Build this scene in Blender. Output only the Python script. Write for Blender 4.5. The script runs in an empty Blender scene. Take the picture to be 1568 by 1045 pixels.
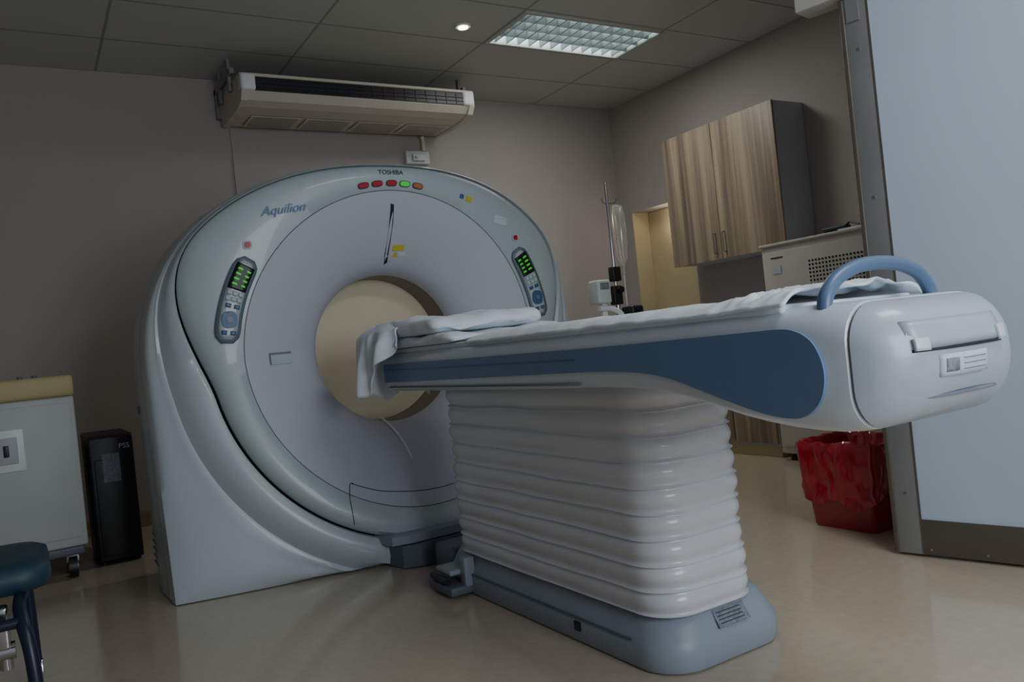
import bpy, bmesh, math, random
from mathutils import Vector, Matrix, noise
random.seed(3)
scene=bpy.context.scene
COL=scene.collection
# ---------------------------------------------------------------- materials
def srgb(c):
    return tuple(((x/255)/12.92 if x/255<=0.04045 else (((x/255)+0.055)/1.055)**2.4) for x in c)+(1,)
def mat(name,c,rough=0.5,metal=0.0,var=0.06,nscale=6,bump=0.0,bscale=80,coat=0,emit=None,estr=0,trans=0,alpha=1):
    m=bpy.data.materials.new(name); m.use_nodes=True
    nt=m.node_tree; b=nt.nodes['Principled BSDF']
    col=srgb(c)
    if var>0:
        tc=nt.nodes.new('ShaderNodeTexCoord'); n=nt.nodes.new('ShaderNodeTexNoise'); n.inputs['Scale'].default_value=nscale
        n.inputs['Detail'].default_value=4
        r=nt.nodes.new('ShaderNodeValToRGB')
        r.color_ramp.elements[0].position=0.3; r.color_ramp.elements[1].position=0.7
        r.color_ramp.elements[0].color=tuple(x*(1-var) for x in col[:3])+(1,)
        r.color_ramp.elements[1].color=tuple(min(1,x*(1+var)) for x in col[:3])+(1,)
        nt.links.new(tc.outputs['Object'],n.inputs['Vector']); nt.links.new(n.outputs['Fac'],r.inputs['Fac'])
        nt.links.new(r.outputs['Color'],b.inputs['Base Color'])
    else: b.inputs['Base Color'].default_value=col
    b.inputs['Roughness'].default_value=rough; b.inputs['Metallic'].default_value=metal
    b.inputs['Coat Weight'].default_value=coat
    b.inputs['Transmission Weight'].default_value=trans
    b.inputs['Alpha'].default_value=alpha
    if emit: 
        b.inputs['Emission Color'].default_value=srgb(emit); b.inputs['Emission Strength'].default_value=estr
    if bump>0:
        tc=nt.nodes.new('ShaderNodeTexCoord'); n=nt.nodes.new('ShaderNodeTexNoise'); n.inputs['Scale'].default_value=bscale
        bp=nt.nodes.new('ShaderNodeBump'); bp.inputs['Strength'].default_value=bump; bp.inputs['Distance'].default_value=0.01
        nt.links.new(tc.outputs['Object'],n.inputs['Vector']); nt.links.new(n.outputs['Fac'],bp.inputs['Height']); nt.links.new(bp.outputs['Normal'],b.inputs['Normal'])
    return m
M={}
M['wall']=mat('wall_paint',(169,162,158),0.85,bump=0.1,bscale=60,var=0.03,nscale=1.5)
M['tan']=mat('tan_paint_warm_lit',(196,182,146),0.8,var=0.03)  # tan lightened so the colour carries the warm light of the door recess
M['gbody']=mat('gantry_body_plastic',(178,188,193),0.34,var=0.02,coat=0.15)
M['gring']=mat('gantry_ring_plastic',(172,185,188),0.36,var=0.02,coat=0.15)
M['gfun']=mat('gantry_funnel_plastic',(184,188,199),0.5,var=0.02)
M['seam']=mat('seam_dark',(28,34,42),0.6,var=0)
M['seaml']=mat('seam_light',(118,126,134),0.6,var=0)
M['liner']=mat('bore_liner',(120,112,98),0.45,var=0.03)
M['disc']=mat('bore_screen_beige',(218,206,176),0.55,var=0.02)
M['couch']=mat('couch_white_plastic',(202,212,222),0.3,var=0.02,coat=0.2)
M['nose']=mat('couch_end_plastic',(168,178,190),0.35,var=0.02,coat=0.2)
M['blue']=mat('couch_blue_panel',(102,130,166),0.42,var=0.03)
M['bhandle']=mat('handle_blue_grey',(84,108,138),0.38,var=0.03)
M['bellow']=mat('bellows_vinyl',(204,206,211),0.28,var=0.03,coat=0.3,bump=0.05,bscale=12)
M['base']=mat('base_grey',(140,150,162),0.42,var=0.04)
M['based']=mat('base_dark_grey',(92,102,114),0.45,var=0.04)
M['cloth']=mat('white_cotton',(222,230,238),0.9,var=0.02,bump=0.2,bscale=25)
M['black']=mat('black_plastic',(24,25,28),0.4,var=0.1)
M['ups']=mat('ups_black',(22,26,38),0.4,var=0.1)
M['steel']=mat('brushed_steel',(146,147,147),0.42,metal=0.55,var=0.08,nscale=3)
M['steeld']=mat('kick_plate_steel',(104,98,88),0.38,metal=0.5,var=0.08,nscale=3)
M['chrome']=mat('chrome',(200,200,205),0.15,metal=1,var=0)
M['door']=mat('door_laminate',(180,192,208),0.22,var=0.03,nscale=1.5)
M['ac']=mat('aircon_cream',(204,198,184),0.5,var=0.03)
M['acw']=mat('aircon_white',(230,232,236),0.4,var=0.02)
M['grey']=mat('cabinet_grey',(180,182,190),0.5,var=0.03)
M['cream']=mat('equipment_cream',(188,186,178),0.5,var=0.03)
M['creamy']=mat('cream_yellow_top',(184,172,124),0.5,var=0.05)
M['trol']=mat('trolley_offwhite',(184,188,188),0.5,var=0.03)
M['red']=mat('red_bin_plastic',(146,14,28),0.25,var=0.1,coat=0.4)
M['redbag']=mat('red_bag_film',(158,14,34),0.13,var=0.2,coat=0.5,nscale=14)
M['teal']=mat('teal_vinyl',(28,60,74),0.5,var=0.1)
M['navy']=mat('navy_tube',(20,30,52),0.35,var=0.05)
M['white']=mat('white_plastic',(225,228,230),0.4,var=0.02)
M['label']=mat('label_paper',(190,200,215),0.6,var=0.1,nscale=60)
M['gl']=mat('label_grey',(120,128,138),0.6,var=0.3,nscale=90)
M['btnred']=mat('lamp_red',(166,36,54),0.3,var=0,emit=(190,30,50),estr=0.04)
M['btngreen']=mat('lamp_green',(60,190,70),0.3,var=0,emit=(60,230,80),estr=0.3)
M['btnor']=mat('lamp_orange',(176,100,64),0.3,var=0,emit=(190,100,50),estr=0.04)
M['yel']=mat('yellow_label',(202,180,50),0.5,var=0)
M['led']=mat('led_green',(60,220,50),0.4,var=0,emit=(70,230,50),estr=0.25)
M['pan']=mat('control_panel_grey',(104,118,130),0.4,var=0.03)
M['btn']=mat('button_pale',(176,190,192),0.5,var=0)
M['btnb']=mat('button_blue',(62,96,134),0.4,var=0)
M['ink']=mat('ink_blue',(96,124,178),0.5,var=0)
M['inkd']=mat('ink_dark',(50,60,70),0.5,var=0)
M['clear']=mat('clear_bag',(220,225,225),0.1,var=0,trans=0.7,alpha=0.5)
M['lamp']=mat('lamp_tube',(255,255,255),0.5,var=0,emit=(230,242,236),estr=8)
M['bulb']=mat('bulb_warm',(255,240,210),0.5,var=0,emit=(255,225,180),estr=14)
M['louv']=mat('louvre_white',(110,118,120),0.4,var=0)
M['frame']=mat('luminaire_frame',(200,204,204),0.5,var=0)
# wood
def wood():
    m=bpy.data.materials.new('striped_wood_laminate'); m.use_nodes=True; nt=m.node_tree; b=nt.nodes['Principled BSDF']
    tc=nt.nodes.new('ShaderNodeTexCoord'); mp=nt.nodes.new('ShaderNodeMapping'); mp.inputs['Scale'].default_value=(1,9,0.22)
    n=nt.nodes.new('ShaderNodeTexNoise'); n.inputs['Scale'].default_value=1.3; n.inputs['Detail'].default_value=6; n.inputs['Roughness'].default_value=0.68
    r=nt.nodes.new('ShaderNodeValToRGB'); e=r.color_ramp.elements
    e[0].position=0.30; e[0].color=srgb((100,88,78)); e[1].position=0.70; e[1].color=srgb((182,166,142))
    k=e.new(0.45); k.color=srgb((134,119,104)); k=e.new(0.56); k.color=srgb((162,146,124))
    L=nt.links.new
    L(tc.outputs['Object'],mp.inputs['Vector']);L(mp.outputs['Vector'],n.inputs['Vector']);L(n.outputs['Fac'],r.inputs['Fac']);L(r.outputs['Color'],b.inputs['Base Color'])
    b.inputs['Roughness'].default_value=0.45
    return m
M['wood']=wood()
def floor_mat():
    m=bpy.data.materials.new('floor_vinyl'); m.use_nodes=True; nt=m.node_tree; b=nt.nodes['Principled BSDF']; L=nt.links.new
    tc=nt.nodes.new('ShaderNodeTexCoord')
    n=nt.nodes.new('ShaderNodeTexNoise'); n.inputs['Scale'].default_value=30; n.inputs['Detail'].default_value=6
    n2=nt.nodes.new('ShaderNodeTexNoise'); n2.inputs['Scale'].default_value=1.1; n2.inputs['Detail'].default_value=3
    r=nt.nodes.new('ShaderNodeValToRGB'); e=r.color_ramp.elements
    e[0].position=0.3;e[0].color=srgb((186,173,152)); e[1].position=0.7;e[1].color=srgb((193,180,160))
    mx=nt.nodes.new('ShaderNodeMixRGB'); mx.blend_type='MULTIPLY'; mx.inputs[0].default_value=0.10
    L(tc.outputs['Object'],n.inputs['Vector']);L(tc.outputs['Object'],n2.inputs['Vector']);L(n.outputs['Fac'],r.inputs['Fac'])
    L(r.outputs['Color'],mx.inputs[1]); L(n2.outputs['Fac'],mx.inputs[2]); L(mx.outputs[0],b.inputs['Base Color'])
    r2=nt.nodes.new('ShaderNodeMapRange'); r2.inputs['To Min'].default_value=0.10; r2.inputs['To Max'].default_value=0.18
    L(n2.outputs['Fac'],r2.inputs['Value']); L(r2.outputs[0],b.inputs['Roughness'])
    b.inputs['Coat Weight'].default_value=0.35; b.inputs['Coat Roughness'].default_value=0.12
    return m
M['floor']=floor_mat()
def ceil_mat():
    m=bpy.data.materials.new('ceiling_tiles'); m.use_nodes=True; nt=m.node_tree; b=nt.nodes['Principled BSDF']; L=nt.links.new
    g=nt.nodes.new('ShaderNodeNewGeometry'); s=nt.nodes.new('ShaderNodeSeparateXYZ'); L(g.outputs['Position'],s.inputs[0])
    def ln(sock,off,half):
        a=nt.nodes.new('ShaderNodeMath');a.operation='SUBTRACT';a.inputs[1].default_value=off;L(sock,a.inputs[0])
        p=nt.nodes.new('ShaderNodeMath');p.operation='PINGPONG';p.inputs[1].default_value=half;L(a.outputs[0],p.inputs[0])
        c=nt.nodes.new('ShaderNodeMath');c.operation='LESS_THAN';c.inputs[1].default_value=0.009;L(p.outputs[0],c.inputs[0]); return c.outputs[0]
    x=ln(s.outputs[0],0.62,0.615); y=ln(s.outputs[1],6.26,0.305)
    mm=nt.nodes.new('ShaderNodeMath');mm.operation='MAXIMUM';L(x,mm.inputs[0]);L(y,mm.inputs[1])
    mx=nt.nodes.new('ShaderNodeMixRGB');mx.inputs[1].default_value=srgb((184,186,182));mx.inputs[2].default_value=srgb((146,147,144))
    L(mm.outputs[0],mx.inputs[0]);L(mx.outputs[0],b.inputs['Base Color']); b.inputs['Roughness'].default_value=0.9
    return m
M['ceil']=ceil_mat()
# ---------------------------------------------------------------- helpers
def root(name,loc):
    e=bpy.data.objects.new(name,None); e.location=loc; e.empty_display_size=0.1; COL.objects.link(e); return e
def link(o,parent):
    COL.objects.link(o)
    if parent:
        o.parent=parent; o.matrix_parent_inverse=Matrix.Translation(-Vector(parent.location))
    return o
def mk(name,verts,faces,mats,parent=None,smooth=None,fm=None):
    me=bpy.data.meshes.new(name); me.from_pydata([tuple(v) for v in verts],[],faces)
    if not isinstance(mats,(list,tuple)): mats=[mats]
    for m in mats: me.materials.append(m)
    if fm: me.polygons.foreach_set('material_index',fm)
    bm=bmesh.new(); bm.from_mesh(me); bmesh.ops.recalc_face_normals(bm,faces=bm.faces); bm.to_mesh(me); bm.free()
    if smooth is not None:
        me.polygons.foreach_set('use_smooth',[True]*len(me.polygons)); me.set_sharp_from_angle(angle=math.radians(smooth))
    me.update()
    return link(bpy.data.objects.new(name,me),parent)
def box(name,x0,x1,y0,y1,z0,z1,m,parent=None,bev=0.0,seg=3,mx=None):
    bm=bmesh.new(); bmesh.ops.create_cube(bm,size=1)
    for v in bm.verts: v.co=Vector(((x0+x1)/2+v.co.x*(x1-x0),(y0+y1)/2+v.co.y*(y1-y0),(z0+z1)/2+v.co.z*(z1-z0)))
    if bev>0: bmesh.ops.bevel(bm,geom=bm.edges[:],offset=bev,segments=seg,profile=0.5,affect='EDGES')
    if mx: bmesh.ops.transform(bm,matrix=mx,verts=bm.verts)
    me=bpy.data.meshes.new(name); bm.to_mesh(me); bm.free(); me.materials.append(m)
    if bev>0:
        me.polygons.foreach_set('use_smooth',[True]*len(me.polygons)); me.set_sharp_from_angle(angle=math.radians(40))
    return link(bpy.data.objects.new(name,me),parent)
def tube(name,pts,r,m,parent=None,n=12):
    pts=[Vector(p) for p in pts]; V=[];F=[]
    up=None
    for i,p in enumerate(pts):
        t=(pts[min(i+1,len(pts)-1)]-pts[max(i-1,0)]).normalized()
        if up is None:
            up=Vector((0,0,1)) if abs(t.z)<0.9 else Vector((1,0,0))
        a=(up-t*up.dot(t)).normalized(); b=t.cross(a); up=a
        rr=r[i] if isinstance(r,(list,tuple)) else r
        for k in range(n):
            an=2*math.pi*k/n; V.append(p+a*math.cos(an)*rr+b*math.sin(an)*rr)
    for i in range(len(pts)-1):
        for k in range(n):
            F.append((i*n+k,i*n+(k+1)%n,(i+1)*n+(k+1)%n,(i+1)*n+k))
    F.append(tuple(range(n))); F.append(tuple(range((len(pts)-1)*n,len(pts)*n)))
    return mk(name,V,F,m,parent,40)
def crv(pts,k=6):
    P=[Vector(p) for p in pts]; out=[]
    for i in range(len(P)-1):
        p0=P[max(i-1,0)];p1=P[i];p2=P[i+1];p3=P[min(i+2,len(P)-1)]
        for j in range(k):
            t=j/k
            out.append(0.5*((2*p1)+(p2-p0)*t+(2*p0-5*p1+4*p2-p3)*t*t+(3*p1-p0-3*p2+p3)*t**3))
    out.append(P[-1]); return out
def loft(name,rings,mats,parent=None,smooth=40,caps=(True,True),fmr=None,closed=True):
    n=len(rings[0]);V=[p for r in rings for p in r];F=[];fm=[]
    for i in range(len(rings)-1):
        for k in range(n if closed else n-1):
            F.append((i*n+k,i*n+(k+1)%n,(i+1)*n+(k+1)%n,(i+1)*n+k)); fm.append(fmr[i] if fmr else 0)
    if caps[0]: F.append(tuple(range(n))); fm.append(fmr[0] if fmr else 0)
    if caps[1]: F.append(tuple(range((len(rings)-1)*n,len(rings)*n))); fm.append(fmr[-1] if fmr else 0)
    return mk(name,V,F,mats,parent,smooth,fm)
def rrect(cx,cy,hx,hy,r,n=8):
    out=[]; r=min(r,hx*0.999,hy*0.999)
    for (sx,sy,a0) in ((1,1,0),(-1,1,90),(-1,-1,180),(1,-1,270)):
        for k in range(n+1):
            a=math.radians(a0+90*k/n); out.append((cx+sx*(hx-r)+r*math.cos(a),cy+sy*(hy-r)+r*math.sin(a)))
    return out
def densify(poly,step=0.08):
    out=[]
    for i in range(len(poly)):
        a=poly[i];b=poly[(i+1)%len(poly)];d=math.hypot(a[0]-b[0],a[1]-b[1]);k=max(1,int(d/step))
        for j in range(k): out.append((a[0]+(b[0]-a[0])*j/k,a[1]+(b[1]-a[1])*j/k))
    return out
def prism(name,poly,axis,c0,c1,m,parent=None,smooth=None):
    def P(p,c):
        return {'x':(c,p[0],p[1]),'y':(p[0],c,p[1]),'z':(p[0],p[1],c)}[axis]
    n=len(poly); V=[P(p,c0) for p in poly]+[P(p,c1) for p in poly]
    F=[tuple(range(n)),tuple(range(n,2*n))]+[(i,(i+1)%n,n+(i+1)%n,n+i) for i in range(n)]
    return mk(name,V,F,m,parent,smooth)
def cyl(name,p0,p1,r,m,parent=None,n=20): return tube(name,[p0,p1],r,m,parent,n)
def text(name,s,loc,size,m,parent,rot=(math.pi/2,0,0),shear=0):
    c=bpy.data.curves.new(name,'FONT'); c.body=s; c.size=size; c.align_x='CENTER'; c.align_y='CENTER'; c.extrude=0.0008; c.shear=shear
    c.materials.append(m); o=bpy.data.objects.new(name,c); o.location=loc; o.rotation_euler=rot
    return link(o,parent)
# ---------------------------------------------------------------- room
XR,YB,ZC,XL,YF=5.21,6.26,3.23,-2.2,-1.6
box('floor',XL-0.1,XR+0.4,YF-0.1,YB+0.1,-0.1,0,M['floor'])
box('wall_back',XL-0.1,XR+0.4,YB,YB+0.12,0,ZC+0.1,M['wall'])
box('wall_left',XL-0.12,XL,YF,YB,0,ZC+0.1,M['wall'])
wr=root('wall_right',(XR,2,0))
box('panel_a',XR,XR+0.3,YF,5.27,0,ZC+0.1,M['wall'],wr)
box('panel_b',XR,XR+0.3,6.07,YB,0,ZC+0.1,M['wall'],wr)
box('panel_c',XR,XR+0.3,5.27,6.07,2.155,ZC+0.1,M['wall'],wr)
box('reveal_near',XR+0.002,XR+0.3,5.262,5.27,0,2.155,M['tan'],wr)
box('reveal_far',XR+0.001,XR+0.3,6.064,6.071,0,2.155,M['tan'],wr)
d2=root('door_2',(XR+0.2,5.67,0))
box('leaf',XR+0.2,XR+0.24,5.28,6.06,0.0,2.15,M['tan'],d2)
cyl('knob',(XR+0.13,5.36,1.0),(XR+0.2,5.36,1.0),0.025,M['steel'],d2)
hx0,hx1,hy0,hy1=3.12,4.31,4.49,5.01
xs=[XL-0.1,hx0,hx1,XR+0.4]; ys=[YF-0.1,hy0,hy1,YB+0.1]
V=[(x,y,ZC) for y in ys for x in xs]; F=[]
for j in range(3):
    for i in range(3):
        if not(i==1 and j==1): F.append((j*4+i,j*4+i+1,(j+1)*4+i+1,(j+1)*4+i))
mk('ceiling',V,F,M['ceil'])
box('baseboard_back',XL,XR,YB-0.015,YB,0,0.1,M['wood'])
box('baseboard_right',XR-0.015,XR,YF,5.27,0,0.1,M['tan'])
box('trim_1',1.50,1.53,YB-0.015,YB,0.1,2.86,M['wall'])
# recessed troffer
tr=root('ceiling_light',(3.715,4.75,ZC))
box('housing_top',hx0,hx1,hy0,hy1,ZC+0.12,ZC+0.14,M['lamp'],tr)
for nm,a in (('side_1',(hx0-0.01,hx0,hy0,hy1)),('side_2',(hx1,hx1+0.01,hy0,hy1)),('side_3',(hx0,hx1,hy0-0.01,hy0)),('side_4',(hx0,hx1,hy1,hy1+0.01))):
    box(nm,*a,ZC,ZC+0.14,M['frame'],tr)
for nm,a in (('frame_1',(hx0-0.03,hx0,hy0-0.03,hy1+0.03)),('frame_2',(hx1,hx1+0.03,hy0-0.03,hy1+0.03)),('frame_3',(hx0,hx1,hy0-0.03,hy0)),('frame_4',(hx0,hx1,hy1,hy1+0.03))):
    box(nm,*a,ZC-0.008,ZC+0.001,M['ceil'],tr)
V=[];F=[]
nb=12
for i in range(nb):
    x=hx0+(i+0.5)*(hx1-hx0)/nb
    b=len(V)
    for y in (hy0+0.005,hy1-0.005):
        V+= [(x-0.004,y,ZC+0.055),(x+0.004,y,ZC+0.055),(x+0.004,y,ZC+0.002),(x-0.004,y,ZC+0.002)]
    F+=[(b,b+1,b+2,b+3),(b+4,b+5,b+6,b+7),(b,b+1,b+5,b+4),(b+1,b+2,b+6,b+5),(b+2,b+3,b+7,b+6),(b+3,b,b+4,b+7)]
for k in range(1,4):
    y=hy0+k*(hy1-hy0)/4; b=len(V)
    for x in (hx0,hx1): V+=[(x,y-0.020,ZC+0.055),(x,y+0.020,ZC+0.055),(x,y,ZC-0.002)]
    F+=[(b,b+1,b+2),(b+3,b+4,b+5),(b,b+1,b+4,b+3),(b+1,b+2,b+5,b+4),(b+2,b,b+3,b+5)]
mk('louvre_blades',V,F,M['louv'],tr)
dl=root('ceiling_downlight',(2.79,4.80,ZC))
cyl('trim_ring',(2.79,4.80,ZC-0.012),(2.79,4.80,ZC+0.001),0.055,M['frame'],dl,28)
cyl('bulb',(2.79,4.80,ZC-0.018),(2.79,4.80,ZC-0.008),0.034,M['bulb'],dl,24)
# ---------------------------------------------------------------- CT gantry
CX,CZ=1.72,1.065
ga=root('ct_scanner_gantry',(CX,4.1,0))
prof=[(0.40,4.37),(0.398,4.22),(0.402,4.16),(0.415,4.115),(0.445,4.075),(0.49,4.04),(0.55,4.005),(0.62,3.965),(0.69,3.93),(0.76,3.90),(0.813,3.882),(0.815,3.884),(0.818,3.880),(0.87,3.864),(0.91,3.864),(0.94,3.872),(0.958,3.895)]
def ss(x): x=max(0,min(1,x)); return x*x*(3-2*x)
def outline(th):
    c,s=math.cos(th),math.sin(th)
    if s>=0: 
        n=2.3; return 1.0/((abs(c)/1.23)**n+(abs(s)/0.975)**n)**(1/n)
    return min(1.06/abs(s), 1.23/max(abs(c),1e-6)) if abs(s)>1e-6 else 1.23
def kk(th): return ss((math.sin(th)+0.18)/0.74)
def seamR(th):
    o=outline(th); base=min(0.963,o*0.987); k=kk(th)
    return base*(1-k)+o*0.972*k
def warp(r,th):
    if r<=0.83: return min(r,outline(th)*0.97)
    return min(0.83,outline(th)*0.97)+(r-0.83)/(0.963-0.83)*(seamR(th)-min(0.83,outline(th)*0.97))
def interp(r):
    if r<=prof[1][0]: return prof[1][1]
    for i in range(1,len(prof)-1):
        a,b=prof[i],prof[i+1]
        if a[0]<=r<=b[0] and b[0]>a[0]: return a[1]+(b[1]-a[1])*(r-a[0])/(b[0]-a[0])
    return prof[-1][1]
def adj(dx,dz,w=1.0):
    r=math.hypot(dx,dz); f=min(1,r/0.8)**1.5
    return w*(0.10*dx*dx*f+(0.2*dz if dz<0 else 0.0)*f)
def ysurf(dx,dz):
    r=math.hypot(dx,dz); th=math.atan2(dz,dx)
    if r>0.83: r=0.83+(r-0.83)*(0.963-0.83)/max(0.02,(seamR(th)-0.83))
    return interp(r)+adj(dx,dz)
ths=sorted(set([2*math.pi*k/256 for k in range(256)]+[math.atan2(-1.06,1.23)%(2*math.pi),math.atan2(-1.06,-1.23)%(2*math.pi)]))
rings=[];fmr=[]
mats=[M['gbody'],M['gring'],M['gfun'],M['seam'],M['liner'],M['seaml']]
def addring(rf,y,w,mi):
    R=[]
    for th in ths:
        rho=rf(th,outline(th)); dx,dz=rho*math.cos(th),rho*math.sin(th)
        R.append((CX+dx,y+adj(dx,dz,w),max(0.004,CZ+dz)))
    rings.append(R); fmr.append(mi)
for i,(r,y) in enumerate(prof):
    mi=4 if i<2 else (2 if i<10 else (5 if i<12 else 1))
    addring(lambda th,o,r=r:warp(r,th),y,1.0 if i>1 else 0,mi)
def band(rb,frac,c):
    def f(th,o):
        k=kk(th); s=seamR(th)
        b0=min(0.963,o*0.987)
        w=(min(rb,o*c)-b0); full=(o*0.995-b0)
        q=max(0.001,w/max(full,1e-4)) if full>0.02 else frac
        q=min(1,q)
        return s+(o*0.995-s)*(q*(1-k)+frac*k)
    return f
addring(lambda th,o:seamR(th),3.91,1,3)
addring(band(0.966,0.03,0.988),3.935,1,3)
addring(band(0.972,0.06,0.989),3.930,1,0)
addring(band(0.977,0.10,0.990),3.905,1,0)
addring(band(1.00,0.2,0.991),3.893,1,0)
addring(band(1.05,0.35,0.992),3.897,1,0)
addring(band(1.09,0.5,0.993),3.915,1,0)
addring(band(1.12,0.65,0.994),3.945,1,0)
addring(band(1.14,0.75,0.994),3.962,1,0)
addring(band(1.16,0.83,0.995),3.958,1,0)
def tail(f):
    def g(th,o):
        a=band(1.16,0.83,0.995)(th,o); return a+(o*0.998-a)*f
    return g
for f,y in ((0.12,3.962),(0.35,3.965),(0.6,3.968),(0.85,3.975)): addring(tail(f),y,1,0)
addring(lambda th,o:o*1.0,3.995,1,0)
addring(lambda th,o:o*1.004,4.06,0.9,0)
addring(lambda th,o:o*1.006,4.12,0.8,5)
addring(lambda th,o:o*0.998,4.125,0.8,5)
addring(lambda th,o:o*1.006,4.13,0.8,0)
addring(lambda th,o:o*1.012,4.25,0.6,0)
addring(lambda th,o:o*1.008,4.42,0.4,0)
addring(lambda th,o:o*0.985,4.55,0.2,0)
addring(lambda th,o:o*0.93,4.66,0.1,0)
addring(lambda th,o:o*0.80,4.72,0,0)
addring(lambda th,o:0.55,4.72,0,2)
addring(lambda th,o:0.46,4.66,0,2)
addring(lambda th,o:0.41,4.52,0,4)
addring(lambda th,o:0.40,4.40,0,4)
loft('body_shell',rings,mats,ga,42,(False,False),fmr)
cyl('bore_screen',(CX,4.355,CZ),(CX,4.40,CZ),0.402,M['disc'],ga,96)
def decal(name,poly,m,off=0.004,th=0.012):
    n=len(poly); V=[(CX+x,ysurf(x,z)-off,CZ+z) for x,z in poly]+[(CX+x,ysurf(x,z)+th,CZ+z) for x,z in poly]
    F=[tuple(range(n)),tuple(range(n,2*n))]+[(i,(i+1)%n,n+(i+1)%n,n+i) for i in range(n)]
    return mk(name,V,F,m,ga)
def oval(cx,cz,hx,hz,n=20,rot=0):
    out=[]
    for k in range(n):
        a=2*math.pi*k/n; x=hx*math.copysign(abs(math.cos(a))**0.7,math.cos(a)); z=hz*math.copysign(abs(math.sin(a))**0.7,math.sin(a))
        out.append((cx+x*math.cos(rot)-z*math.sin(rot),cz+x*math.sin(rot)+z*math.cos(rot)))
    return out
def rect(cx,cz,hx,hz,rot=0):
    return [(cx+x*math.cos(rot)-z*math.sin(rot),cz+x*math.sin(rot)+z*math.cos(rot)) for x,z in ((-hx,-hz),(hx,-hz),(hx,hz),(-hx,hz))]
for i,(dx,m) in enumerate(((-0.155,'btnred'),(-0.080,'btnred'),(0,'btnred'),(0.075,'btngreen'),(0.15,'btnor'))):
    dz=math.sqrt(0.850**2-dx*dx); decal('lamp_%d'%i,oval(dx,dz,0.026,0.012,rot=-dx/0.845),M[m],0.008)
    decal('lamp_bezel_%d'%i,oval(dx,dz,0.031,0.016,rot=-dx/0.845),M['inkd'],0.004)
decal('laser_slit',[(-0.010,0.50),(-0.004,0.45),(0.012,0.46),(0.014,0.55),(0.020,0.66),(0.018,0.745),(0.000,0.75),(-0.001,0.66),(-0.004,0.56)],M['seam'],0.004)
decal('warning_label',rect(0.065,0.53,0.032,0.014),M['yel'],0.004)
decal('warning_triangle',[(0.035,0.485),(0.065,0.485),(0.05,0.512)],M['yel'],0.004)
decal('warning_triangle_b',rect(0.085,0.50,0.018,0.010),M['label'],0.003)
for s in (-1,1):
    decal('stop_button_ring_%d'%s,oval(s*0.755,0.555,0.022,0.022),M['btn'],0.006)
    decal('stop_button_%d'%s,oval(s*0.755,0.555,0.014,0.014),M['btnred'],0.012)
decal('sticker_a',rect(0.66,0.655,0.045,0.024,-0.2),M['label'])
decal('sticker_b',rect(0.46,0.77,0.018,0.014,-0.3),M['yel'])
decal('sticker_c',rect(0.415,0.785,0.012,0.012,-0.3),M['btnb'])
decal('handle_pocket',rect(-0.635,0.0,0.060,0.030),M['seaml'],0.003)
decal('handle_pocket_inner',rect(-0.632,-0.005,0.056,0.024),M['btn'],0.006)
text('maker_text','TOSHIBA',(CX,ysurf(0,0.905)-0.004,CZ+0.905),0.034,M['inkd'],ga)
text('model_text','Aquilion',(CX-0.575,ysurf(-0.575,0.725)-0.012,CZ+0.72),0.064,M['ink'],ga,(math.pi/2,math.radians(-6),math.radians(-5)),0.4)
for s in (-1,1):
    def pt(r,ang,off):
        a=math.radians(ang); dx=s*r*math.cos(a);dz=r*math.sin(a); return (CX+dx,ysurf(dx,dz)-off,CZ+dz)
    def sector(name,r0,r1,a0,a1,m,off,rc=0.0,n=16):
        V=[];F=[]
        for i in range(n+1):
            f=i/n; a=a0+(a1-a0)*f
            e=min(f,1-f)*2; q=(1-(1-min(1,e*3))**2)**0.5 if rc else 1
            mid=(r0+r1)/2; h=(r1-r0)/2*(0.45+0.55*q if rc else 1)
            for j in range(5): V.append(pt(mid-h+2*h*j/4,a,off))
        for i in range(n):
            for j in range(4): F.append((i*5+j,i*5+j+1,(i+1)*5+j+1,(i+1)*5+j))
        o=mk(name,V,F,m,ga,40); md=o.modifiers.new('s','SOLIDIFY'); md.thickness=0.006; md.offset=0
    sd='l' if s<0 else 'r'
    sector('control_bezel_'+sd,0.836,0.954,6,33,M['pan'],0.010,1)
    sector('control_face_'+sd,0.852,0.938,7.2,31.8,M['gring'],0.012,1)
    sector('display_'+sd,0.852,0.938,22.5,30.5,M['black'],0.018)
    for k in range(4): 
        sector('digits_a_%s%d'%(sd,k),0.862,0.882,23.8+k*1.6,24.4+k*1.6,M['led'],0.022,0,3)
        sector('digits_b_%s%d'%(sd,k),0.900,0.925,23.8+k*1.6,24.4+k*1.6,M['led'],0.022,0,3)
    for rr in range(2):
        for cc in range(3): sector('key_%s%d%d'%(sd,rr,cc),0.858+cc*0.026,0.880+cc*0.026,18.8+rr*1.8,20.2+rr*1.8,M['btn'],0.020,0,3)
    for cc in range(2):
        sector('keyb_%s%d'%(sd,cc),0.860+cc*0.04,0.884+cc*0.04,16.8,18.0,M['btnb'],0.020,0,3)
        sector('keyc_%s%d'%(sd,cc),0.860+cc*0.04,0.884+cc*0.04,8.6,9.8,M['btnb'],0.020,0,3)
    a=math.radians(13.2); decal('dial_'+sd,oval(s*0.895*math.cos(a),0.895*math.sin(a),0.036,0.040),M['btnb'],0.020)
    decal('dial_cap_'+sd,oval(s*0.895*math.cos(a),0.895*math.sin(a),0.014,0.014),M['pan'],0.024)
def crvd(p,k=8): return [(v.x,v.y) for v in crv([(a,b,0) for a,b in p],k)]
def surfline(name,pts,r,m):
    return tube(name,[(CX+x,ysurf(x,z)-0.001,CZ+z) for x,z in crvd(pts)],r,m,ga,6)
surfline('panel_seam_a',[(-0.44,-0.83),(-0.44,-0.72),(-0.42,-0.65),(-0.40,-0.645)],0.002,M['seam'])
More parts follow.
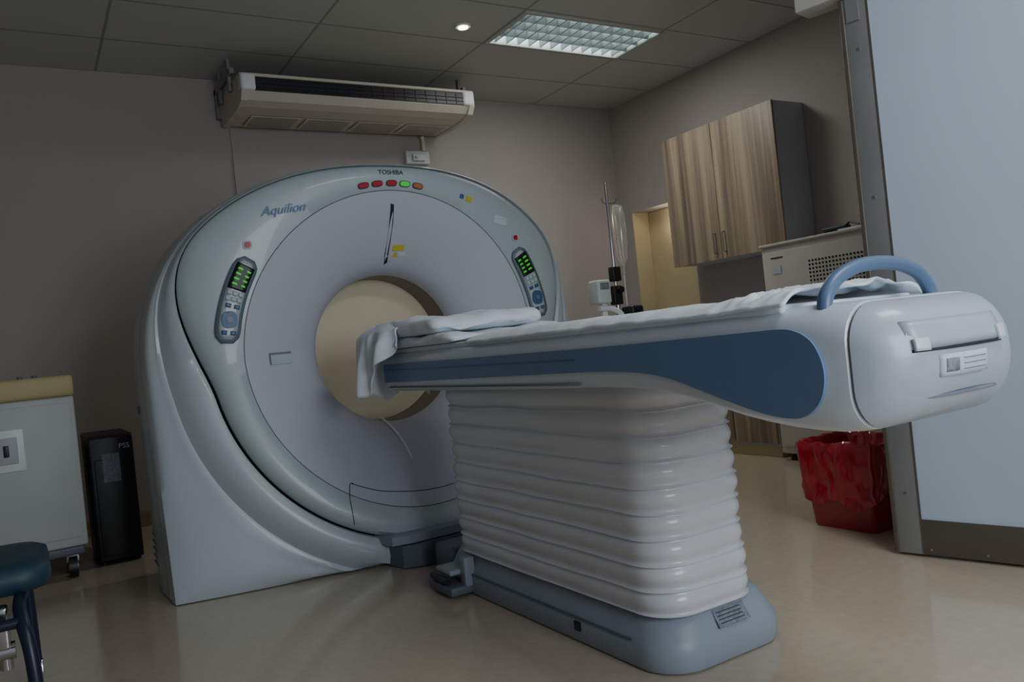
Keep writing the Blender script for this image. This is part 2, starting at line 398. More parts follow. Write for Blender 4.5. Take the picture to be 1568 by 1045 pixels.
surfline('panel_seam_b',[(-0.41,-0.645),(-0.25,-0.71),(0.0,-0.745),(0.25,-0.72),(0.4,-0.64)],0.002,M['seam'])
tube('bore_cable',crv([(CX-0.10,4.12,0.70),(CX-0.06,4.02,0.62),(CX-0.03,3.93,0.50),(CX-0.04,3.86,0.40),(CX-0.045,3.82,0.36)],6),0.006,M['white'],ga,8)
for k in range(5): box('side_vent_%d'%k,CX-1.247,CX-1.225,4.28,4.42,0.12+k*0.035,0.128+k*0.035,M['seaml'],ga)
box('side_latch',CX-1.252,CX-1.22,4.40,4.43,0.86,0.90,M['seaml'],ga)
prism('dock_cover',[(CX-0.26,3.60),(CX-0.18,3.56),(CX+0.22,3.56),(CX+0.30,3.62),(CX+0.30,3.78),(CX-0.30,3.78)],'z',0.005,0.11,M['based'],ga)
prism('dock_cover_top',[(CX-0.30,3.62),(CX-0.22,3.60),(CX+0.20,3.60),(CX+0.27,3.64),(CX+0.30,3.80),(CX-0.34,3.80)],'z',0.115,0.155,M['base'],ga)
# ---------------------------------------------------------------- CT couch
co=root('ct_scanner_patient_couch',(1.70,2.3,0))
rs=[[(x,y,z) for x,y in rrect(1.765,2.53,0.265-ix,0.745-ix,0.13,10)] for z,ix in ((0.005,0.005),(0.02,0),(0.075,0),(0.095,0.010),(0.13,0.025),(0.160,0.040),(0.174,0.07))]
loft('floor_base',rs,M['base'],co,50)
box('base_neck',1.60,1.88,3.2,3.56,0.01,0.11,M['based'],co,0.02)
box('base_neck_cap',1.53,1.96,3.22,3.40,0.01,0.15,M['based'],co,0.03)
box('base_trim_line',1.4975,1.504,1.95,3.15,0.087,0.090,M['based'],co)
box('base_plug',1.494,1.503,2.22,2.25,0.045,0.075,M['black'],co)
box('pedal_plate',1.40,1.56,2.98,3.20,0.012,0.05,M['based'],co,0.01)
box('pedal_arm',1.42,1.52,3.02,3.16,0.085,0.11,M['base'],co,0.01)
box('pedal_post',1.47,1.52,2.98,3.03,0.04,0.16,M['base'],co,0.008)
cyl('pedal_bar',(1.41,3.02,0.07),(1.41,3.17,0.07),0.014,M['black'],co)
mxl=Matrix.Translation((1.80,1.805,0.128))@Matrix.Rotation(math.radians(-35),4,'X')
box('base_label',-0.09,0.04,-0.002,0.002,-0.028,0.028,M['gl'],co,mx=mxl)
for k in range(4): box('base_label_line_%d'%k,-0.08,0.02,-0.003,0.0,-0.018+k*0.011,-0.015+k*0.011,M['inkd'],co,mx=mxl)
# bellows: thin welded ridges with soft rounded pleats between
def resamp(R,n):
    L=[0]; 
    for i in range(len(R)): L.append(L[-1]+(Vector(R[i])-Vector(R[(i+1)%len(R)])).length)
    out=[];T=L[-1];j=0
    for k in range(n):
        d=T*k/n
        while L[j+1]<d: j+=1
        f=(d-L[j])/max(1e-9,L[j+1]-L[j]); out.append(Vector(R[j]).lerp(Vector(R[(j+1)%len(R)]),f))
    return out
rs=[]; NZ=9; z0,z1=0.165,0.865; per=18
for i in range(NZ*per+1):
    t=i/per; z=z0+(z1-z0)*t/NZ
    f=t-math.floor(t); d=min(f,1-f)
    off=0.017*math.exp(-d/0.045)+0.017*math.sin(math.pi*f)**0.8
    rs.append([(x,y,z) for x,y in densify(rrect(1.725,2.49,0.190+off,0.668+off,0.12,12),0.09)])
RS=[]
for i,R in enumerate(rs):
    t=i/per; f=t-math.floor(t); end=min(1,min(i,len(rs)-1-i)/per)
    dr=math.exp(-min(f,1-f)/0.12)
    out=[]
    for p in resamp(R,150):
        nn=noise.noise(Vector((p.x*2.5,p.y*2.5,p.z*8)))*0.006
        ztw=(0.006*noise.noise(Vector((p.x*4,p.y*4,round(t)*3.1)))-0.006)*dr*end
        dv=Vector((max(-1,min(1,(p.x-1.725)/0.15)),max(-1,min(1,(p.y-2.49)/0.6)),0))
        out.append((p.x+dv.x*nn,p.y+dv.y*nn,max(0.166,p.z+ztw)))
    RS.append(out)
loft('bellows',RS,M['bellow'],co,80)
# couch top body
KX=1.695
ST=[(3.53,0.24,0.865,1.02),(3.51,0.262,0.858,1.03),(3.47,0.27,0.855,1.032),(2.2,0.27,0.86,1.032),(1.9,0.27,0.864,1.032),(1.76,0.27,0.862,1.032),(1.66,0.27,0.853,1.032),(1.56,0.27,0.838,1.032),(1.46,0.27,0.816,1.034),(1.364,0.27,0.792,1.036),(1.30,0.27,0.778,1.038),(1.232,0.27,0.767,1.040),(1.17,0.27,0.761,1.040),(1.12,0.267,0.759,1.040),(1.08,0.263,0.761,1.039),(1.058,0.259,0.765,1.037),(1.055,0.255,0.769,1.033),(1.051,0.255,0.769,1.033),(1.048,0.257,0.767,1.035),(1.018,0.246,0.777,1.028),(0.992,0.228,0.792,1.015),(0.970,0.199,0.815,0.995),(0.953,0.161,0.845,0.972),(0.943,0.110,0.872,0.947),(0.939,0.05,0.895,0.925)]
rs=[];fm=[]
for i,(y,w,zb,zt) in enumerate(ST):
    hz=(zt-zb)/2
    rs.append([(x,y,z) for x,z in rrect(KX,(zt+zb)/2,w,hz,min(0.045 if y>1.4 else 0.045+0.05*(1.4-y)/0.4,hz*0.9),8)])
    fm.append(1 if 1.050<y<1.056 else (2 if y<1.050 else 0))
loft('couch_body',rs,[M['couch'],M['seaml'],M['nose']],co,40,(True,True),fm)
bp=[(3.50,0.982),(1.9,0.985),(1.35,0.992),(1.22,0.994),(1.17,0.988),(1.13,0.965),(1.108,0.925),(1.104,0.88),(1.12,0.835),(1.16,0.803),(1.21,0.797),(1.29,0.809),(1.42,0.845),(1.55,0.884),(1.66,0.905),(1.80,0.913),(1.95,0.915),(3.50,0.898)]
bpd=[(3.5,0.982)]+[(v.x,v.y) for v in crv([(a,b,0) for a,b in bp[1:-1]],5)]+[(3.5,0.898)]
prism('blue_side_panel',bpd,'x',KX-0.275,KX-0.260,M['blue'],co)
prism('blue_side_panel_far',bpd,'x',KX+0.260,KX+0.275,M['blue'],co)
prism('rail_groove',[(3.50,0.958),(1.98,0.955),(1.98,0.951),(3.50,0.953)],'x',KX-0.2765,KX-0.27,M['bhandle'],co)
box('lower_line',KX-0.2715,KX-0.26,1.98,3.48,0.874,0.876,M['seaml'],co)
box('mattress',KX-0.245,KX+0.245,1.22,3.50,1.025,1.048,M['cloth'],co,0.008)
hp=crv([(1.478,1.13,1.02),(1.488,1.13,1.055),(1.53,1.13,1.092),(1.60,1.13,1.115),(1.68,1.13,1.121),(1.76,1.13,1.115),(1.83,1.13,1.092),(1.868,1.13,1.055),(1.878,1.13,1.02)],6)
tube('arched_handle',hp,0.0165,M['bhandle'],co,16)
def nplate(name,x0,x1,z0,z1,m,off=0.006,th=0.012):
    V=[];F=[];nx,nz=12,4
    for j in range(nz+1):
        for i in range(nx+1):
            x=x0+(x1-x0)*i/nx; z=z0+(z1-z0)*j/nz
            u=min(1,abs(x-KX)/0.262)
            V.append((x,0.941+ (1-(1-u**2.4)**0.5)*0.13+(abs(z-0.91)/0.14)**2.5*0.075-off,z))
    for j in range(nz):
        for i in range(nx): F.append((j*(nx+1)+i,j*(nx+1)+i+1,(j+1)*(nx+1)+i+1,(j+1)*(nx+1)+i))
    o=mk(name,V,F,m,co,60); md=o.modifiers.new('s','SOLIDIFY'); md.thickness=th; md.offset=0
    return o
nplate('end_lip',1.515,1.80,0.922,0.928,M['seam'],0.004)
nplate('end_flap',1.51,1.81,0.929,0.985,M['nose'],0.002)
nplate('pull_tab_left',1.515,1.545,0.925,0.950,M['couch'],0.014)
nplate('pull_tab_right',1.785,1.812,0.925,0.958,M['couch'],0.011)
nplate('end_label',1.575,1.725,0.868,0.912,M['label'],0.005)
for k in range(3): nplate('end_label_line_%d'%k,1.64,1.715,0.877+k*0.011,0.879+k*0.011,M['gl'],0.0065)
nplate('end_label_symbol',1.588,1.625,0.876,0.903,M['gl'],0.0062)
nplate('lower_flap_line',1.525,1.80,0.828,0.830,M['seaml'],0.004)
# ---------------------------------------------------------------- linen
def cloth_grid(name,x0,x1,y0,y1,zf,nx,ny,parent,th=0.006):
    V=[];F=[]
    for j in range(ny+1):
        for i in range(nx+1):
            x=x0+(x1-x0)*i/nx;y=y0+(y1-y0)*j/ny; V.append(zf(x,y,i/nx,j/ny))
    for j in range(ny):
        for i in range(nx): F.append((j*(nx+1)+i,j*(nx+1)+i+1,(j+1)*(nx+1)+i+1,(j+1)*(nx+1)+i))
    o=mk(name,V,F,M['cloth'],parent,60); md=o.modifiers.new('s','SOLIDIFY'); md.thickness=th; md.offset=1
    return o
sh=root('bed_sheet',(1.70,1.95,1.05))
def zf(x,y,a,b):
    e=min(a,1-a); edge=max(0,1-e/0.12)
    z=1.059+0.012*math.sin(math.pi*a)+0.007*noise.noise(Vector((x*7,y*3,0)))+0.004*noise.noise(Vector((x*16,y*14,3)))
    if y<1.50: z+=0.015*(1-abs(noise.noise(Vector((x*9,y*16,8))))*2.5)*(min(1,(1.50-y)/0.12))*(1-edge)
    z=max(1.054,z)
    z-=edge**2*0.020
    return (x+0.006*noise.noise(Vector((0,y*5,2))),y+0.02*noise.noise(Vector((x*6,0,5))),z)
cloth_grid('sheet_top',KX-0.262,KX+0.262,1.20,2.70,zf,50,150,sh)
tw=root('folded_blanket',(1.68,3.2,1.08))
def slab(name,x0,x1,y0,y1,z0,h0,h1,seed,par,amp=1.0,skew=0.0):
    rs=[];ny=70
    for j in range(ny+1):
        f=j/ny; y=y0+(y1-y0)*f
        e=min(f,1-f); q=(1-(1-min(1,e/0.09))**2)**0.5
        h=(h0+(h1-h0)*f)*max(0.22,q)
        base=(h0+(h1-h0)*f)*(1-max(0.22,q))/2
        R3=resamp([(x,0,z) for x,z in rrect((x0+x1)/2,z0+base+h/2,(x1-x0)/2-0.03*(1-q),h/2,h*0.45,12)],100); o=[]
        for p in R3:
            nn=noise.noise(Vector((p.x*5,y*4,seed)))*0.018*amp+noise.noise(Vector((p.x*11,y*9,seed+4)))*0.012*amp-abs(noise.noise(Vector((p.x*8+y*5,y*3,seed+9))))*0.020*amp
            o.append((p.x+nn*0.9,y+nn*0.8+skew*(p.x-KX),max(z0-0.003,p.z+(nn if p.z>z0+h*0.5 else 0))))
        rs.append(o)
    return loft(name,rs,M['cloth'],par,75)
slab('fold_lower',1.425,1.95,2.78,3.57,1.049,0.046,0.050,1,tw,0.7,-0.10)
slab('fold_upper',1.415,1.91,2.88,3.60,1.094,0.074,0.078,9,tw,1.1,-0.16)
V=[];F=[]; path=crv([(1.70,3.62,0),(1.56,3.645,0),(1.42,3.645,0),(1.350,3.60,0),(1.340,3.50,0),(1.355,3.40,0),(1.40,3.26,0)],14)
ns=len(path); nz=26
def tri(x): 
    x=(x/(2*math.pi))%1.0; return 4*abs(x-0.5)-1
for j in range(nz+1):
    for i,p in enumerate(path):
        s=i/(ns-1); dn=j/nz
        L=0.325*(1-max(0,(s-0.62)/0.38)**1.3*0.75)
        L*=1+0.09*tri(s*26)
        t=(path[min(i+1,ns-1)]-path[max(i-1,0)]).normalized(); nrm=Vector((-t.y,t.x,0))
        c=Vector((1.72,3.2,0))-p
        if nrm.dot(c)>0: nrm=-nrm
        am=min(1,dn*2)
        f=0.022*am*tri(s*27+1.8*dn)+0.010*am*math.sin(s*49+2)+0.038*dn*(1-dn*0.3)
        q=p+nrm*f; top=1.172-0.008*s+0.004*math.sin(s*17)
        ins=(1-min(1,dn*6))**2*0.07
        V.append((q.x-nrm.x*ins,q.y-nrm.y*ins,top-L*dn-(0.010 if dn>0 else 0)))
for j in range(nz):
    for i in range(ns-1): F.append((j*ns+i,j*ns+i+1,(j+1)*ns+i+1,(j+1)*ns+i))
o=mk('draped_corner',V,F,M['cloth'],tw,75); md=o.modifiers.new('s','SOLIDIFY'); md.thickness=0.006
# ---------------------------------------------------------------- air conditioner
ac=root('air_conditioner',(2.33,5.9,2.95))
ax0,ax1=1.45,3.25
side=[(5.60,3.05),(6.22,3.06),(6.24,2.90),(6.20,2.865),(5.85,2.855),(5.70,2.862),(5.62,2.885),(5.575,2.93)]
prism('cabinet',side,'x',ax0+0.03,ax1-0.03,M['ac'],ac)
side2=[(5.58,3.06),(6.23,3.07),(6.25,2.89),(6.20,2.855),(5.85,2.845),(5.69,2.852),(5.60,2.875),(5.555,2.935)]
prism('end_cap_left',side2,'x',ax0-0.01,ax0+0.035,M['ac'],ac)
prism('end_cap_right',side2,'x',ax1-0.035,ax1+0.01,M['ac'],ac)
box('front_cap_left',ax0-0.012,ax0+0.09,5.545,5.64,2.935,3.055,M['acw'],ac,0.02)
box('front_cap_right',ax1-0.09,ax1+0.012,5.545,5.64,2.935,3.055,M['acw'],ac,0.02)
box('outlet_slot',ax0+0.08,ax1-0.08,5.562,5.60,2.940,3.030,M['black'],ac)
box('top_lip',ax0+0.06,ax1-0.06,5.55,5.60,3.032,3.054,M['ac'],ac,0.006)
for k in range(2): box('vane_%d'%k,ax0+0.09,ax1-0.09,5.555,5.575,2.965+k*0.028,2.969+k*0.028,M['inkd'],ac)
for k in range(18): 
    x=ax0+0.15+k*(ax1-ax0-0.3)/17; box('fin_%d'%k,x,x+0.004,5.558,5.58,2.945,3.025,M['seam'],ac)
for k in range(4):
    x0=ax0+0.12+k*0.41; box('intake_grille_%d'%k,x0,x0+0.37,5.87,6.14,2.848,2.853,M['ac'],ac,0.002)
    for g in range(8): box('intake_slot_%d_%d'%(k,g),x0+0.02,x0+0.35,5.89+g*0.031,5.895+g*0.031,2.8465,2.849,M['inkd'],ac)
for nm,x in (('l',ax0-0.03),('r',ax1+0.02)):
    box('bracket_h_'+nm,x-0.01,x+0.02,5.72,6.25,3.10,3.14,M['steel'],ac)
    box('bracket_v_'+nm,x-0.01,x+0.02,6.21,6.25,2.92,3.14,M['steel'],ac)
    box('bracket_d_'+nm,x-0.005,x+0.015,5.80,5.84,3.0,ZC,M['steel'],ac)
    box('bracket_e_'+nm,x-0.005,x+0.015,6.10,6.14,3.0,ZC,M['steel'],ac)
tube('drain_pipe',crv([(3.08,6.20,2.86),(3.10,6.22,2.82),(3.10,6.225,2.78),(3.10,6.225,2.735)],5),0.018,M['ac'],ac,10)
eb=root('electrical_isolator_box',(3.02,6.2,2.66))
box('back_box',2.92,3.14,6.20,6.26,2.62,2.73,M['frame'],eb,0.008)
box('switch_cover',2.97,3.09,6.17,6.205,2.64,2.70,M['frame'],eb,0.008)
cyl('rotary_switch',(3.0,6.15,2.67),(3.0,6.18,2.67),0.014,M['grey'],eb)
# ---------------------------------------------------------------- wall cabinet
wc=root('wall_cabinet',(5.03,4.57,2.05))
cz0,cz1=1.515,2.60
box('carcass',4.872,5.205,3.985,5.17,cz0,cz1,M['grey'],wc)
box('door_panel_1',4.85,4.87,3.98,4.605,cz0-0.005,cz1+0.003,M['wood'],wc,0.002)
box('door_panel_2',4.85,4.87,4.61,5.17,cz0-0.005,cz1+0.003,M['wood'],wc,0.002)
for k,y in enumerate((4.56,4.66)):
    tube('handle_%d'%k,[(4.85,y,1.56),(4.82,y,1.565),(4.82,y,1.72),(4.85,y,1.725)],0.006,M['steel'],wc,8)
lc=root('base_cabinet',(4.86,4.55,0))
box('carcass',4.54,5.20,3.95,5.16,0.08,0.84,M['grey'],lc)
box('plinth',4.56,5.19,3.96,5.15,0.0,0.08,M['tan'],lc)
for k in range(3): box('drawer_front_%d'%k,4.52,4.54,3.96+k*0.40,4.35+k*0.40,0.10,0.83,M['wood'],lc,0.002)
box('worktop',4.49,5.205,3.93,5.18,0.84,0.88,M['grey'],lc,0.004)
for k in range(3): tube('handle_%d'%k,[(4.52,4.30+k*0.4,0.70),(4.49,4.30+k*0.4,0.70),(4.49,4.30+k*0.4,0.56),(4.52,4.30+k*0.4,0.56)],0.006,M['steel'],lc,8)
pc=root('equipment_cabinet',(4.8,3.4,0))
box('housing',4.47,5.15,2.93,3.885,0.05,1.50,M['cream'],pc,0.012)
box('top_cap',4.455,5.16,2.92,3.895,1.49,1.51,M['cream'],pc,0.006)
box('front_panel',4.462,4.472,2.96,3.86,0.10,1.45,M['cream'],pc,0.003)
for y in (3.0,3.82):
    for x in (4.52,5.1): cyl('foot_%d_%d'%(y*100,x*100),(x,y,0),(x,y,0.055),0.025,M['black'],pc)
V=[];F=[]
for r in range(13):
    for c in range(19):
        y=3.02+c*0.026; z=1.04+r*0.026; b=len(V)
        for k in range(8):
            a=math.pi*k/4; V.append((4.4605,y+0.008*math.cos(a),z+0.008*math.sin(a)))
        F.append(tuple(range(b,b+8)))
mk('perforated_vent',V,F,M['black'],pc)
box('rating_label',4.459,4.463,3.72,3.80,1.30,1.35,M['label'],pc)
box('badge',4.459,4.463,3.70,3.80,1.405,1.413,M['inkd'],pc)
pp=root('remote_and_papers',(4.6,3.3,1.51))
box('paper_pad',4.50,4.72,3.08,3.28,1.512,1.522,M['white'],pp,0.002)
box('handset',4.50,4.56,3.22,3.40,1.524,1.545,M['inkd'],pp,0.008)
tube('curled_cable',crv([(4.5,3.12,1.53),(4.52,3.2,1.555),(4.55,3.25,1.54),(4.60,3.3,1.53),(4.55,3.42,1.52)],6),0.006,M['black'],pp,8)
# ---------------------------------------------------------------- door
A=Vector((2.97,2.04,0)); ang=math.atan2(1.606-2.04,3.07-2.97)
DM=Matrix.Translation(A)@Matrix.Rotation(ang,4,'Z')
def dbox(name,s0,s1,t0,t1,z0,z1,m,p,bev=0): return box(name,s0,s1,t0,t1,z0,z1,m,p,bev,mx=DM)
d1=root('door_1',(3.1,1.5,0))
dbox('leaf',0.09,1.25,0.0,0.05,0.01,2.27,M['door'],d1)
dbox('steel_edge',0.0,0.105,-0.006,0.056,0.01,2.27,M['steel'],d1,0.003)
dbox('edge_lip',-0.008,0.010,-0.010,0.060,0.01,2.272,M['steeld'],d1,0.003)
dbox('edge_line',0.10,0.106,-0.009,-0.004,0.01,2.27,M['steeld'],d1)
dbox('kick_plate',0.10,1.25,-0.008,0.0,0.012,0.152,M['steeld'],d1,0.002)
for k in range(6):
    dbox('screw_%d'%k,0.13+k*0.2,0.138+k*0.2,-0.011,-0.007,0.03,0.038,M['steel'],d1)
for k in range(4):
    dbox('edge_screw_%d'%k,0.05,0.06,-0.010,-0.005,0.25+k*0.6,0.26+k*0.6,M['chrome'],d1)
dbox('hanger_plate',0.02,0.07,-0.012,-0.004,2.17,2.272,M['steel'],d1)
tk=root('door_track',(3.1,1.3,2.29))
dbox('track_box',-0.18,1.3,-0.03,0.10,2.280,2.47,M['cream'],tk,0.005)
wx=root('wall_entry',(3.3,0.6,0))
box('partition',0.16,3.2,0.10,0.24,0,ZC,M['wall'],wx,mx=DM)
# ---------------------------------------------------------------- red bin
rb=root('red_waste_bin',(3.30,2.43,0))
rs=[]
for z,hx,hy in ((0.0,0.155,0.16),(0.01,0.16,0.165),(0.2,0.172,0.18),(0.36,0.186,0.196),(0.385,0.188,0.198),(0.385,0.18,0.19),(0.2,0.165,0.17),(0.02,0.145,0.15)):
    rs.append([(x,y,z) for x,y in rrect(3.325,2.44,hx,hy,0.025,6)])
loft('bin_shell',rs,M['red'],rb,40,(True,True))
rs=[]
prb=((0.12,0.026),(0.15,0.022),(0.18,0.020),(0.22,0.018),(0.26,0.016),(0.30,0.015),(0.34,0.014),(0.375,0.013),(0.400,0.010),(0.408,0.002),(0.402,-0.012),(0.38,-0.022),(0.33,-0.035),(0.30,-0.10))
for i,(z,e) in enumerate(prb):
    t=min(1,z/0.36); hx=0.155+0.032*t+e; hy=0.16+0.037*t+e
    rs.append([(x,y,z) for x,y in densify(rrect(3.325,2.44,hx,hy,0.03,6),0.02)])
R2=[]
for i,R in enumerate(rs):
    RR=[]
    for p in resamp(R,200):
        c=Vector((3.325,2.44,p.z)); d=(p-c).normalized()
        am=1.5 if i<4 else 1.0
        k=am*0.018*(0.5-abs(noise.noise(Vector((p.x*12+p.z*5,p.y*12,p.z*7))))*1.8)+0.006*noise.noise(Vector((p.x*34,p.y*34,p.z*25)))
        zz=p.z+ (0.10*noise.noise(Vector((p.x*6,p.y*6,1)))*(4-i)/4 if i<4 else (0.02*noise.noise(Vector((p.x*12,p.y*12,4))) if 6<i<12 else 0))
        RR.append((p.x+d.x*max(-0.004,k-0.003),p.y+d.y*max(-0.004,k-0.003),zz))
    R2.append(RR)
loft('bag_liner',R2,M['redbag'],rb,50,(False,True))
# ---------------------------------------------------------------- IV stand
iv=root('iv_drip_stand',(3.97,4.9,0))
ix,iy=3.97,4.90
def Zs(z): return 1.03+(z-1.03)*1.14
cyl('pole_lower',(ix,iy,0.08),(ix,iy,1.33),0.018,M['chrome'],iv)
cyl('pole_upper',(ix,iy,1.28),(ix,iy,Zs(2.04)),0.013,M['chrome'],iv)
for k in range(5):
    a=2*math.pi*k/5+0.3; ex,ey=ix+0.27*math.cos(a),iy+0.27*math.sin(a)
    tube('leg_%d'%k,[(ix,iy,0.11),(ex,ey,0.07)],0.014,M['chrome'],iv,8)
    cyl('castor_%d'%k,(ex-0.012,ey,0.028),(ex+0.012,ey,0.028),0.028,M['black'],iv,14)
    cyl('castor_stem_%d'%k,(ex,ey,0.03),(ex,ey,0.07),0.008,M['chrome'],iv,8)
tube('hook_arm',crv([(ix-0.05,iy,Zs(1.93)),(ix-0.04,iy,Zs(1.90)),(ix,iy,Zs(1.895)),(ix+0.08,iy,Zs(1.90)),(ix+0.09,iy,Zs(1.93))],5),0.005,M['chrome'],iv,8)
rs=[]
for z,w,t in ((1.88,0.03,0.006),(1.87,0.045,0.012),(1.80,0.052,0.022),(1.62,0.05,0.028),(1.52,0.042,0.022),(1.48,0.02,0.012),(1.44,0.012,0.01),(1.40,0.012,0.01)):
    rs.append([(x,y,Zs(z)) for x,y in rrect(ix+0.078,iy-0.02,w*1.1,t,t*0.9,6)])
loft('saline_bag',rs,M['clear'],iv,60)
tube('drip_line',crv([(ix+0.078,iy-0.02,Zs(1.40)),(ix+0.06,iy-0.04,1.2),(ix+0.09,iy-0.02,0.95),(ix+0.02,iy-0.02,0.8)],8),0.004,M['white'],iv,6)
box('clamp_upper',ix-0.04,ix+0.04,iy-0.035,iy+0.03,Zs(1.36),Zs(1.46),M['black'],iv,0.01)
box('clamp_lower',ix-0.05,ix+0.035,iy-0.035,iy+0.03,Zs(1.20),Zs(1.33),M['black'],iv,0.01)
cyl('clamp_knob',(ix,iy-0.07,Zs(1.30)),(ix,iy-0.03,Zs(1.30)),0.025,M['black'],iv)
ij=root('contrast_injector',(3.3,4.2,0))
jx,jy=3.28,4.20
cyl('column',(jx,jy,0.05),(jx,jy,1.1),0.022,M['white'],ij)
rs=[[(x,y,z) for x,y in rrect(jx,jy,0.2-i,0.2-i,0.05,6)] for z,i in ((0.0,0.0),(0.04,0.0),(0.06,0.04))]
loft('foot',rs,M['white'],ij)
box('display_head',jx-0.075,jx+0.035,jy-0.06,jy+0.05,1.21,1.365,M['frame'],ij,0.015)
box('display_window',jx-0.055,jx+0.015,jy-0.064,jy-0.058,1.30,1.345,M['gl'],ij)
box('neck',jx-0.02,jx+0.02,jy-0.02,jy+0.02,1.05,1.22,M['white'],ij,0.006)
tube('arm',crv([(jx-0.06,jy-0.03,1.18),(jx+0.05,jy-0.03,1.17),(jx+0.12,jy-0.04,1.12),(jx+0.14,jy-0.04,1.0)],6),0.018,M['white'],ij,12)
box('injector_head',jx+0.16,jx+0.26,jy-0.10,jy+0.02,1.10,1.18,M['black'],ij,0.015)
box('injector_body',jx+0.13,jx+0.30,jy-0.08,jy+0.04,1.00,1.11,M['white'],ij,0.02)
cyl('syringe',(jx+0.30,jy-0.03,1.08),(jx+0.37,jy-0.03,1.10),0.024,M['black'],ij)
ws=root('wall_thermostat',(3.7,6.2,1.9))
box('unit',3.60,3.72,6.21,6.26,1.80,1.98,M['white'],ws,0.01)
box('button_strip',3.63,3.69,6.205,6.212,1.84,1.88,M['gl'],ws)
# ---------------------------------------------------------------- left trolley
tl=root('equipment_trolley',(-0.12,5.3,0))
box('body',-0.50,0.22,5.0,5.62,0.17,0.985,M['trol'],tl,0.012)
box('top_cover',-0.51,0.225,4.99,5.63,0.985,1.10,M['creamy'],tl,0.02)
box('front_panel',-0.47,0.20,4.992,5.002,0.22,0.95,M['trol'],tl,0.003)
box('socket_recess',-0.20,-0.03,4.985,4.995,0.62,0.84,M['white'],tl,0.004)
box('socket_inner',-0.17,-0.06,4.98,4.988,0.66,0.80,M['grey'],tl,0.004)
box('rocker_switch',-0.125,-0.10,4.974,4.984,0.70,0.76,M['black'],tl,0.003)
box('blue_label',-0.25,-0.13,4.984,4.991,0.86,0.91,M['label'],tl)
for k,x in enumerate((-0.25,-0.14,-0.02,0.05)):
    cyl('top_knob_%d'%k,(x,5.2+0.05*k,1.095),(x,5.2+0.05*k,1.118),0.014,M['based'],tl)
box('chassis',-0.46,0.20,5.02,5.60,0.12,0.17,M['based'],tl,0.01)
for k,(x,y) in enumerate(((0.14,5.05),(-0.42,5.05),(0.14,5.56),(-0.42,5.56))):
    cyl('wheel_%d'%k,(x-0.02,y,0.06),(x+0.02,y,0.06),0.06,M['black'],tl,24)
    cyl('hub_%d'%k,(x-0.024,y,0.06),(x+0.024,y,0.06),0.026,M['steel'],tl,18)
    box('fork_%d'%k,x-0.032,x+0.032,y-0.02,y+0.03,0.085,0.125,M['steel'],tl,0.004)
up=root('ups_battery_unit',(0.385,5.45,0))
box('case',0.27,0.505,5.17,5.78,0.015,0.735,M['black'],up,0.01)
box('front_bezel',0.272,0.503,5.15,5.175,0.02,0.73,M['ups'],up,0.012)
box('front_recess',0.295,0.48,5.145,5.152,0.05,0.60,M['black'],up,0.004)
box('status_label',0.335,0.425,5.141,5.147,0.47,0.63,M['gl'],up)
text('brand_text','PSS',(0.455,5.147,0.665),0.04,M['label'],up)
for x in (0.30,0.47):
    for y in (5.2,5.74): cyl('foot_%d_%d'%(x*100,y*100),(x,y,0),(x,y,0.02),0.02,M['black'],up)
# padded chair with tubular frame and castors
ch=root('tubular_frame_chair',(-0.28,2.98,0))
rs=[]
for z,i in ((0.430,0.03),(0.437,0.008),(0.47,0.0),(0.50,0.006),(0.515,0.03),(0.52,0.08)):
    rs.append([(x,y,z) for x,y in rrect(-0.250,3.08,0.27-i,0.25-i,0.09,8)])
loft('seat_cushion',rs,M['teal'],ch,60)
tube('frame_right',crv([(-0.05,3.30,0.09),(-0.055,3.25,0.38),(-0.06,3.20,0.42),(-0.06,3.0,0.42),(-0.07,2.78,0.42),(-0.065,2.68,0.39),(-0.05,2.63,0.30),(-0.04,2.60,0.09)],8),0.018,M['navy'],ch,10)
tube('frame_left',crv([(-0.51,3.30,0.09),(-0.505,3.25,0.38),(-0.50,3.20,0.42),(-0.50,3.0,0.42),(-0.50,2.78,0.42),(-0.505,2.68,0.39),(-0.52,2.63,0.30),(-0.53,2.60,0.09)],8),0.018,M['navy'],ch,10)
tube('cross_bar',[(-0.06,3.0,0.42),(-0.50,3.0,0.42)],0.012,M['chrome'],ch,10)
tube('front_bar',[(-0.065,2.68,0.39),(-0.505,2.68,0.39)],0.016,M['navy'],ch,10)
tube('back_post_l',crv([(-0.50,3.1,0.42),(-0.70,3.1,0.44),(-0.78,3.1,0.52),(-0.80,3.1,0.85)],5),0.014,M['navy'],ch,10)
box('back_rest',-0.83,-0.78,2.90,3.28,0.62,0.88,M['teal'],ch,0.02)
box('seat_bracket',-0.13,-0.10,2.76,2.82,0.30,0.42,M['chrome'],ch,0.006)
cyl('adjust_lever',(-0.115,2.79,0.30),(-0.115,2.79,0.24),0.018,M['chrome'],ch)
cyl('lever_knob',(-0.14,2.79,0.29),(-0.09,2.79,0.29),0.026,M['chrome'],ch)
for k,(x,y) in enumerate(((-0.04,2.60),(-0.53,2.60),(-0.05,3.30),(-0.51,3.30))):
    cyl('castor_%d'%k,(x-0.014,y,0.04),(x+0.014,y,0.04),0.04,M['black'],ch,20)
    box('castor_fork_%d'%k,x-0.02,x+0.02,y-0.012,y+0.012,0.05,0.10,M['chrome'],ch,0.003)
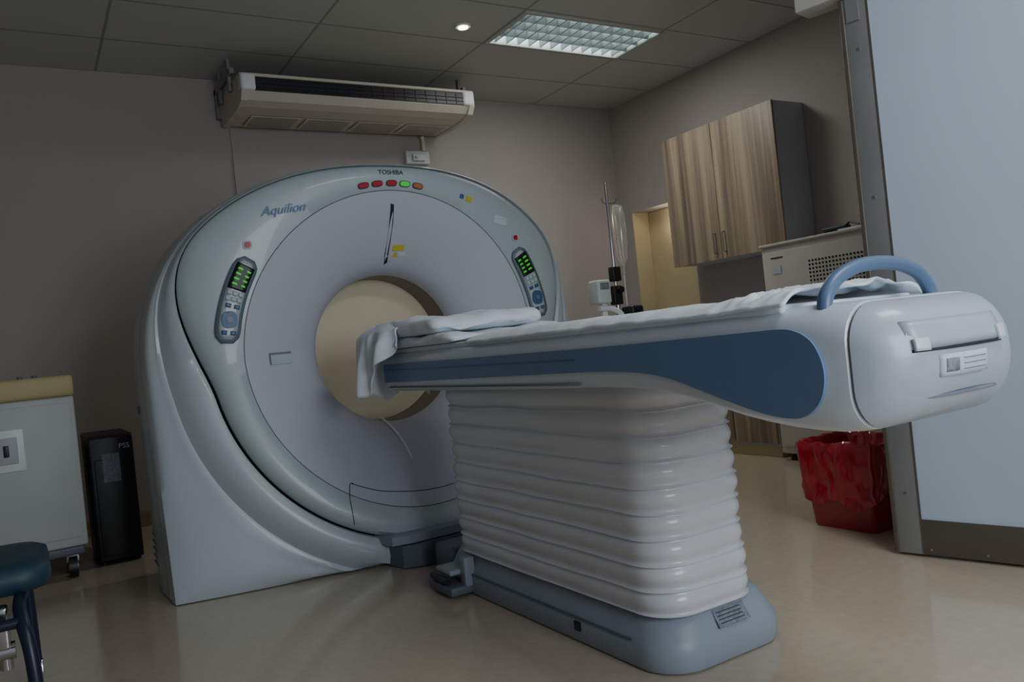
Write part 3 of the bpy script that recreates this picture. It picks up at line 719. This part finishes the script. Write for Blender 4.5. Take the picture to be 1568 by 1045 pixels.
# ---------------------------------------------------------------- camera
F_=Vector((0.5195,0.8545,0)).normalized(); R_=Vector((F_.y,-F_.x,0)); Z_=Vector((0,0,1))
ro=math.radians(6.0)
cxv=R_*math.cos(ro)-Z_*math.sin(ro); cyv=R_*math.sin(ro)+Z_*math.cos(ro); czv=-F_
mw=Matrix.Identity(4)
for i in range(3): mw[i][0]=cxv[i];mw[i][1]=cyv[i];mw[i][2]=czv[i]
mw.translation=Vector((0,0,1.03))
cam=bpy.data.cameras.new('camera'); cam.lens=28.3; cam.sensor_width=36; cam.clip_start=0.05
cob=bpy.data.objects.new('camera',cam); cob.matrix_world=mw; COL.objects.link(cob); scene.camera=cob
# ---------------------------------------------------------------- lights
def area(name,loc,tgt,sx,sy,e,c):
    l=bpy.data.lights.new(name,'AREA'); l.shape='RECTANGLE'; l.size=sx; l.size_y=sy; l.energy=e; l.color=c
    o=bpy.data.objects.new(name,l); o.location=loc; o.rotation_euler=(Vector(tgt)-Vector(loc)).to_track_quat('-Z','Y').to_euler(); COL.objects.link(o)
area('troffer_lamp',(3.715,4.75,ZC-0.02),(3.715,4.75,0),1.1,0.45,18,(1,1,0.95))
area('entry_fill',(2.3,0.2,ZC-0.03),(2.3,0.2,0),1.2,0.5,32,(0.92,0.96,1))  # added overhead fill out of view; no troffer is built here
area('camera_side_fill',(1.4,-1.4,1.6),(2.1,4,1.4),1.4,1.4,56,(0.86,0.93,1))  # added cool fill low behind the camera, with no window around it
def pl(name,loc,e,c,r):
    l=bpy.data.lights.new(name,'POINT'); l.energy=e; l.color=c; l.shadow_soft_size=r
    o=bpy.data.objects.new(name,l); o.location=loc; COL.objects.link(o)
pl('door_recess_fill',(5.28,5.65,2.0),1.3,(1,0.88,0.70),0.05)  # added warm point light to brighten the recess; it has no fixture
l=bpy.data.lights.new('downlight_lamp','SPOT'); l.energy=12; l.color=(1,0.88,0.72); l.spot_size=2.0; l.spot_blend=0.6; l.shadow_soft_size=0.04
o=bpy.data.objects.new('downlight_lamp',l); o.location=(2.79,4.80,ZC-0.03); COL.objects.link(o)
w=bpy.data.worlds.new('world'); scene.world=w; w.use_nodes=True
w.node_tree.nodes['Background'].inputs[0].default_value=(0.72,0.78,0.87,1); w.node_tree.nodes['Background'].inputs[1].default_value=0.34
